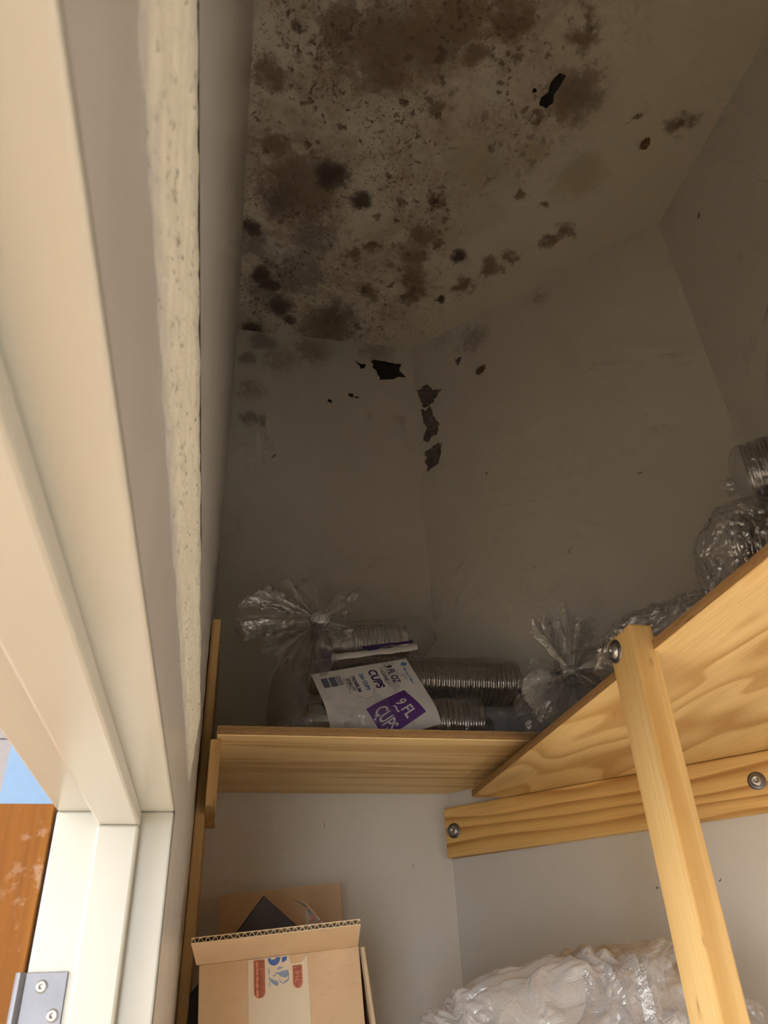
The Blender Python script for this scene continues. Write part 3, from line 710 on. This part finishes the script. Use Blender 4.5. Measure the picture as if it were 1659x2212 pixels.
def line2(body, along, dep, size, length):   # white lettering on the purple panel
    u = -lp.normalized(); d = rp.normalized()
    text_mesh(body, size, lambda r, q: lab(*(tp + lp.normalized() * along + d * (dep + r) + u * q), .0031), M['label'], lb, 'lettering', .0006, length)
line2('9 FL', .0300, .013, .026, .030)
line2('~', .040, .017, .018, .012)
line2('CUPS', .066, .008, .030, .036)

# ---- tied bag of frosted cups on top of the pack
tb = empty('tied_bag', (0.20, 1.19, ST + .168)); tag(tb, 'knotted clear plastic bag of frosted cups, on top of the labelled pack', 'bag')
bpy.context.view_layer.update()
SEC2 = Section([(1.222, ST + .206, .036)], 0.003)
part('film_body', film_sleeve('film_body', SEC2, 0.155, 0.352, 0.05, M['film'], .0055, 36, 80, 90, seed=5, tilt=(0, .10)), tb)
kn1 = (0.1395, 1.15, 0.5414)
part('tied_mouth', fans('tied_mouth', kn1, [((-1, -.25, -.14), .142, .058, 3.2, (0, .2, 1)), ((-.42, .05, .9), .086, .024, 1.5, (1, 0, .3)), ((.72, .1, .72), .102, .014, 1.4, (-.6, .3, .7)),
     ((-.72, -.35, -1), .130, .046, 3.1, (1, .3, -.5)), ((-.1, -.5, -1), .135, .034, 3.4, (1, 0, 0)), ((.35, -.2, -.6), .07, .03, 2.4, (1, 0, .5)), ((.9, .45, .1), .06, .036, 2.6, (0, .2, 1)), ((-.7, .1, .5), .11, .045, 2.3, (.5, .4, .7))], M['film3'], 3), tb)
part('knot', lump('knot', kn1, (.015, .013, .011), .007, 60, M['milky'], 4, 24, 14), tb)
bpy.context.view_layer.update()
def ribbon(name, p0, p1, wdt, mat, parent, wob=.002):
    p0, p1, wdt = Vector(p0), Vector(p1), Vector(wdt); rows = []
    for k in (0, .5, 1): rows.append([p0 + (p1 - p0) * (i / 20) + wdt * k + Vector((0, -wob * math.sin(k * math.pi), wob * noise.noise(Vector((i * .4, 1.7, 0))))) for i in range(21)])
    return part(name, grid_mesh(name, rows, False, mat, True), parent)
ribbon('print_band', (.152, 1.118, .4585), (.298, 1.128, .487), (0, .006, .0125), M['label'], tb)
ribbon('dark_print', (.148, 1.1165, .452), (.152, 1.116, .4745), (.0045, 0, 0), M['violet'], tb, .0005)
ribbon('dark_print', (.205, 1.124, .4825), (.292, 1.132, .5005), (0, .004, .0065), M['violet'], tb, .0015)
ribbon('dark_print', (.213, 1.120, .4785), (.232, 1.121, .4825), (0, .003, .0055), M['violet'], tb, .0005)
stack(CUPW, (0.205, 1.218, ST + .204), (1, .02, .10), 13, .0078, 'frosted white cup nested inside the tied bag above the labelled pack', 'frosted cups in the tied bag')

# ---- bags on the plywood shelf
BTZ = B_Z + BT
kb = empty('knotted_bag', (0.48, 1.0, BTZ)); tag(kb, 'crumpled clear plastic bag with its mouth standing up, beside the post top', 'bag')
bpy.context.view_layer.update()
kn2 = (0.500, 1.0, 0.4052)
part('tied_mouth', fans('tied_mouth', kn2, [((.18, .1, 1), .118, .055, 2.2, (1, .2, .1)), ((-.35, .05, .9), .105, .04, 1.6, (1, .3, .3)), ((-.9, -.25, -.62), .142, .022, 1.3, (.5, 0, -.8)), ((.6, -.1, .55), .085, .045, 2.3, (.5, .2, -.8)),
     ((.05, -.25, -.7), .10, .055, 2.6, (1, 0, 0)), ((-.6, -.1, -.35), .10, .05, 2.2, (.3, .2, -.9)), ((.8, .1, -.15), .09, .05, 2.6, (.1, .3, 1))], M['film2'], 8), kb)
part('film_body', lump('film_body', (.505, 1.03, BTZ + .045), (.095, .07, .050), .010, 24, M['film'], 6, 60, 36, .8, BTZ + .0005), kb)
part('knot', lump('knot', kn2, (.010, .010, .009), .005, 60, M['film2'], 9, 20, 12), kb)
stack(CUPF, (0.502, 1.085, BTZ + .098), (.62, .75, .05), 3, .012, 'white foam cup lying inside the crumpled bag beside the post top', 'white foam cups in the crumpled bag', 'foam_cup')
stack(CUPW, (0.56, 1.02, BTZ + .128), (.9, -.2, .05), 1, .012, 'frosted cup sticking up behind the crumpled bag, just left of the post top', None)
fb = part('x', lump('film_bundle', (.502, .742, BTZ + .042), (.095, .055, .040), .014, 44, M['film2'], 13, 110, 60, .8, BTZ + .0005, fn=lambda p: Vector((p.x, p.y, p.z))), kb)
fb.name = 'film_bundle'; fb.parent = None; fb.matrix_parent_inverse = Matrix.Identity(4)
fb.matrix_world = Matrix.Translation((.502, .742, BTZ)) @ Matrix.Rotation(-1.05, 4, 'Z') @ Matrix.Translation((-.502, -.742, -BTZ))
tag(fb, 'flat crinkled bundle of clear film lying right behind the post top', 'film')

S6 = Section([(.655, BTZ + .042, .0395), (.63, BTZ + .098, .0395)], .004)
def turn(me, px, py, ang):
    me.transform(Matrix.Translation((px, py, 0)) @ Matrix.Rotation(ang, 4, 'Z') @ Matrix.Translation((-px, -py, 0))); return me
p6 = empty('cup_package', (.62, .64, BTZ)); tag(p6, 'lower of the two film packs of cups at the right edge of the photo', 'package')
bpy.context.view_layer.update()
part('film_wrap', turn(film_sleeve('film_wrap', S6, .491, .728, .03, M['film2'], .0085, 42, 90, 110, seed=21, zmin=BTZ + .0003), .491, .64, -.45), p6)
stack(CUP, (0.6217, 0.5658, BTZ + .098), (-0.9004, 0.4350, 0), 14, .0083, 'clear cup nested in the upper row of the lower film pack at the right edge', 'clear cups in the upper row of the right lower pack')
stack(CUP, (0.6326, 0.5883, BTZ + .0425), (-0.9004, 0.4350, 0), 12, .0083, 'clear cup nested in the bottom row of the lower film pack at the right edge', 'clear cups in the bottom row of the right lower pack')
S7 = Section([(.61, BTZ + .183, .037)], .003)
p7 = empty('cup_package', (.62, .61, BTZ + .143)); tag(p7, 'upper film sleeve of ribbed cups at the right picture edge, on top of another pack', 'package')
bpy.context.view_layer.update()
part('film_wrap', turn(film_sleeve('film_wrap', S7, .541, .728, .018, M['film'], .0036, 40, 80, 90, seed=31), .541, .61, -.72), p7)
part('film_tip', fans('film_tip', (.545, .612, BTZ + .176), [((-1, .1, -.05), .02, .014, 1.5, (0, .2, 1)), ((-.7, -.3, .5), .018, .009, 1.2, (0, .2, 1))], M['film2'], 33, .002), p7)
stack(CUP, (0.6350, 0.5276, BTZ + .183), (-0.7518, 0.6594, 0), 14, .0083, 'clear cup with ribbed rims in the upper sleeve at the right edge', 'clear cups in the upper right sleeve')

# ------------------------------------------------------------------ cardboard box
BO = Vector((-0.0095, 1.02, 0.0492)); ex = Vector((.179, -.016, .0125)).normalized(); ez = Vector((-.066, .02, 1)); ez = (ez - ex * ez.dot(ex)).normalized(); ey = ez.cross(ex)
BW, BD, BH = .181, .245, .655
BM = Matrix(((ex.x, ey.x, ez.x, BO.x), (ex.y, ey.y, ez.y, BO.y), (ex.z, ey.z, ez.z, BO.z), (0, 0, 0, 1)))
bx = empty('cardboard_box'); bx.matrix_world = BM @ Matrix.Translation((BW / 2, BD / 2, -BH)); tag(bx, 'open brown cardboard box with printed paper tape on its front, on the lower shelf', 'box')
bpy.context.view_layer.update()
def bpart(name, bm, mat, smooth=False, mw=None, parent=None):
    o = link(name, from_bm(bm, name, smooth), mat); o.parent = parent or bx; o.matrix_parent_inverse = (parent or bx).matrix_world.inverted(); o.matrix_world = BM @ (mw or Matrix.Identity(4)); return o
t4 = .004; tf = .006
bm = bmesh.new()
bm_box(bm, (0, 0, -BH), (BW, t4, 0), .0006); bm_box(bm, (0, BD - t4, -BH), (BW, BD, 0), .0006)
bm_box(bm, (0, t4, -BH), (t4, BD - t4, 0), .0006); bm_box(bm, (BW - t4, t4, -BH), (BW, BD - t4, 0), .0006); bm_box(bm, (t4, t4, -BH), (BW - t4, BD - t4, -BH + t4))
bpart('body', bm, M['card'])
def flap(name, L, mw, x0, x1):
    """corrugated flap: two liners and a wavy flute between them, hinged along local x, rising along z"""
    bm = bmesh.new(); bm_box(bm, (x0, 0, 0), (x1, .0006, L)); bm_box(bm, (x0, tf - .0006, 0), (x1, tf, L))
    o = bpart(name, bm, [M['card']], mw=mw)
    bm = bmesh.new(); n = int((x1 - x0) / .0078 * 12); a = []; b = []
    for i in range(n + 1):
        x = x0 + (x1 - x0) * i / n; y = tf / 2 + (tf / 2 - .0007) * math.sin(2 * math.pi * (x - x0) / .0078)
        a.append([bm.verts.new((x, y + e, zz)) for e, zz in ((-.00055, .001), (-.00055, L), (.00055, L), (.00055, .001))])
    for i in range(n):
        for q in range(3): bm.faces.new((a[i][q], a[i + 1][q], a[i + 1][q + 1], a[i][q + 1]))
    fl_ = from_bm(bm, 'flute', False); f = link('flute', fl_, M['card_edge']); f.parent = o; f.matrix_parent_inverse = Matrix.Identity(4)
    # pale cut edges of the liners
    bm = bmesh.new(); bm_box(bm, (x0, -.0001, L - .0002), (x1, .0008, L + .0003)); bm_box(bm, (x0, tf - .0008, L - .0002), (x1, tf + .0001, L + .0003))
    g = link('liner_edge', from_bm(bm, 'liner_edge'), M['card_edge']); g.parent = o; g.matrix_parent_inverse = Matrix.Identity(4)
    return o
flap('front_flap', .063, Matrix.Rotation(math.radians(75), 4, 'X'), -.003, BW - .001)
flap('rear_flap', .105, Matrix.Translation((0, BD - t4, 0)) @ Matrix.Rotation(math.radians(-8), 4, 'X'), .003, BW)
flap('side_flap', .090, Matrix.Translation((BW + .001, BD * .02, 0)) @ Matrix.Rotation(math.pi / 2, 4, 'Z') @ Matrix.Rotation(math.radians(176), 4, 'X'), 0, BD * .95)
bpy.context.view_layer.update()
def fb_(u, v, h=.0005): return BM @ Vector((u, -h, -v))
M['tape'] = plain('cream paper tape', (0.66, 0.56, 0.41), 0.55, 0.3, var=.03)
M['redink'] = plain('faded red ink', (0.62, 0.22, 0.14), 0.6, 0.2, var=.1)
M['blue2'] = plain('box blue ink', (0.07, 0.13, 0.36), 0.6, 0.2, var=.1)
M['blue3'] = plain('pale blue line ink', (0.25, 0.29, 0.42), 0.6, 0.2, var=.2)
k = .0000645
U = lambda c: .0545 + (c - 200) * k
Vv = lambda c: (c - 225) * k + .001
tp_ = poly_part('paper_tape', [(U(200), .001), (U(905), .0005), (U(950), Vv(355)), (U(1125), Vv(350)), (U(1230), Vv(245)), (U(1262), .20), (U(188), .20)], lambda u, v: fb_(u, v, .0004), M['tape'], bx)
tp_['label'] = 'cream paper tape printed in red and blue'
bpy.context.view_layer.update()
def outline_u(x0, x1, y0, y1, wdt):   # a rounded tag outline open at the top
    r = (x1 - x0) / 2; cxx = (x0 + x1) / 2; yc = y1 - r
    pts = [(x0, y0)] + [(cxx - r * math.cos(math.pi * i / 14), yc + r * math.sin(math.pi * i / 14)) for i in range(15)] + [(x1, y0)]
    r2 = r - wdt
    inn = [(x1 - wdt, y0)] + [(cxx + r2 * math.cos(math.pi * i / 14), yc + r2 * math.sin(math.pi * i / 14)) for i in range(15)] + [(x0 + wdt, y0)]
    poly_part('tag_outline', [(U(a), max(.001, Vv(b))) for a, b in pts + inn], lambda u, v: fb_(u, v, .0006), M['redink'], tp_)
outline_u(290, 490, 240, 818, 13); outline_u(962, 1138, 385, 735, 15)
def bline(body, cx, y0, y1, size, mat, bold=0.0):
    text_mesh(body, size, lambda r, q: fb_(U(cx) + q, Vv(y0) + r, .0007), mat, tp_, 'lettering', bold, (y1 - y0) * k)
bline('.3771', 392, 330, 515, .0075, M['redink'])
bline('Inc', 1012, 475, 640, .0075, M['redink'], .0002)
bline(',', 1000, 395, 425, .012, M['redink'])
for a, b in ((270, 345), (360, 470), (490, 560), (575, 660), (680, 785)):
    poly_part('small_print', [(U(330), Vv(a)), (U(372), Vv(a)), (U(372), Vv(b)), (U(330), Vv(b))], lambda u, v: fb_(u, v, .0007), M['redink'], tp_)
poly_part('blue_letter', [(U(540 + 110 - 110 * math.cos(math.pi * i / 16)), Vv(235 + 118 * math.sin(math.pi * i / 16))) for i in range(17)] + [(U(690), Vv(228)), (U(655), Vv(262)), (U(600), Vv(258)), (U(590), Vv(228))], lambda u, v: fb_(u, v, .0006), M['blue2'], tp_)
poly_part('blue_letter', [(U(785), Vv(240)), (U(880), Vv(232)), (U(868), Vv(290)), (U(790), Vv(325))], lambda u, v: fb_(u, v, .0006), M['blue2'], tp_)
for sh in ([(700, 400), (740, 375), (810, 390), (760, 415), (710, 430)], [(600, 505), (650, 495), (690, 450), (705, 470), (650, 515)], [(690, 470), (770, 450), (890, 440), (905, 520), (840, 555), (760, 530)], [(545, 500), (570, 530), (620, 560), (700, 590), (720, 640), (680, 665), (600, 610), (560, 570)], [(730, 560), (760, 600), (790, 630), (860, 590), (905, 560), (880, 610), (800, 645), (740, 610)], [(545, 380), (560, 380), (565, 480), (548, 480)], [(550, 600), (570, 600), (565, 660), (552, 660)], [(880, 430), (890, 430), (895, 590), (883, 600)]):
    poly_part('blue_drawing', [(U(a), Vv(b)) for a, b in sh], lambda u, v: fb_(u, v, .0006), M['blue3'], tp_)
# things sticking out of the box
M['darkplastic'] = plain('dark brown plastic', (0.045, 0.035, 0.04), 0.35, 0.5, var=.2)
M['paper'] = plain('printed paper', (0.62, 0.54, 0.45), 0.7, 0.2, var=.05)
bm = bmesh.new(); bm_box(bm, (-.035, -.003, -.20), (.035, .003, .05), .0012)
o = link('dark_folder', from_bm(bm, 'dark_folder'), M['darkplastic'], mw=Matrix.Translation((.062, 1.13, .070)) @ Matrix.Rotation(math.radians(38), 4, 'Y') @ Matrix.Rotation(.12, 4, 'Z')); tag(o, 'dark flat folder corner sticking up out of the cardboard box', 'folder')
rows = []
for (xa, za, xb, zb) in ((.105, .1240, .108, .1228), (.1125, .1205, .1165, .1200), (.1185, .1160, .1230, .1160), (.1200, .108, .1310, .108), (.1205, .098, .1420, .097), (.1200, .086, .1530, .085), (.120, .03, .165, .03), (.12, -.02, .17, -.02)):
    rows.append([Vector((xa + (xb - xa) * j / 6, 1.115 + .004 * math.sin(j * .9 + za * 60), za + (zb - za) * j / 6)) for j in range(7)])
pw = link('torn_paper', grid_mesh('torn_paper', rows, False, M['paper']), None); tag(pw, 'torn printed paper tip with red stripes sticking out of the cardboard box', 'paper')
sm_ = pw.modifiers.new('thickness', 'SOLIDIFY'); sm_.thickness = .0006
bpy.context.view_layer.update()
for pts in (((.1235, .0985), (.1315, .1065), (.1335, .1045), (.1255, .0950)), ((.1260, .0885), (.1385, .1000), (.1405, .0980), (.1290, .0865)), ((.1185, .1150), (.1225, .1155), (.1230, .1125), (.1195, .1120))):
    bm = bmesh.new(); bm.faces.new([bm.verts.new((x, 1.1095, z)) for x, z in pts]); part('red_stripe', from_bm(bm, 'red_stripe'), pw, M['redink'])

# ------------------------------------------------------------------ big white plastic bag
wbag = empty('white_plastic_bag', (.42, .98, LZ)); tag(wbag, 'big crumpled milky white plastic bag on the lower shelf', 'bag')
bpy.context.view_layer.update()
def shape(p):
    d = p.x + p.y - 1.70
    if d > 0: p = p - Vector((d / 2, d / 2, 0))
    sh = max(0.0, (.43 - p.x) / .22); p.z -= .048 * sh ** 1.3          # the left shoulder slopes down
    sh = max(0.0, (p.x - .50) / .14); p.z -= .05 * sh ** 1.5
    # long drawn folds in the film, running up and over the bundle
    q = Vector((p.x * 26 + 3 * noise.noise(p * 9), p.y * 26, p.z * 7))
    f = (abs(noise.noise(q)) - .25) * .020 + (abs(noise.noise(q * 2.3)) - .25) * .009
    c = Vector((.41, 1.0, -.15)); n = (p - c).normalized(); p = p + n * f
    p.x = max(p.x, .192 + min(.055, max(0.0, -p.z - .02) * .35))
    return p
part('milky_film', lump('milky_film', (.385, .965, -.285), (.205, .10, .330), .012, 12, M['milky'], 3, 260, 260, .55, LZ + .0005, shape), wbag)
part('clear_film', lump('clear_film', (.475, .955, -.29), (.185, .105, .330), .016, 12, M['film2'], 17, 200, 200, .6, LZ + .0005, shape), wbag)
part('paper_bundle', lump('paper_bundle', (.445, .985, -.285), (.095, .075, .330), .014, 14, plain('cream paper', (.92, .87, .83), .6, .2, var=.03), 8, 90, 60, .7, LZ + .001, shape), wbag)
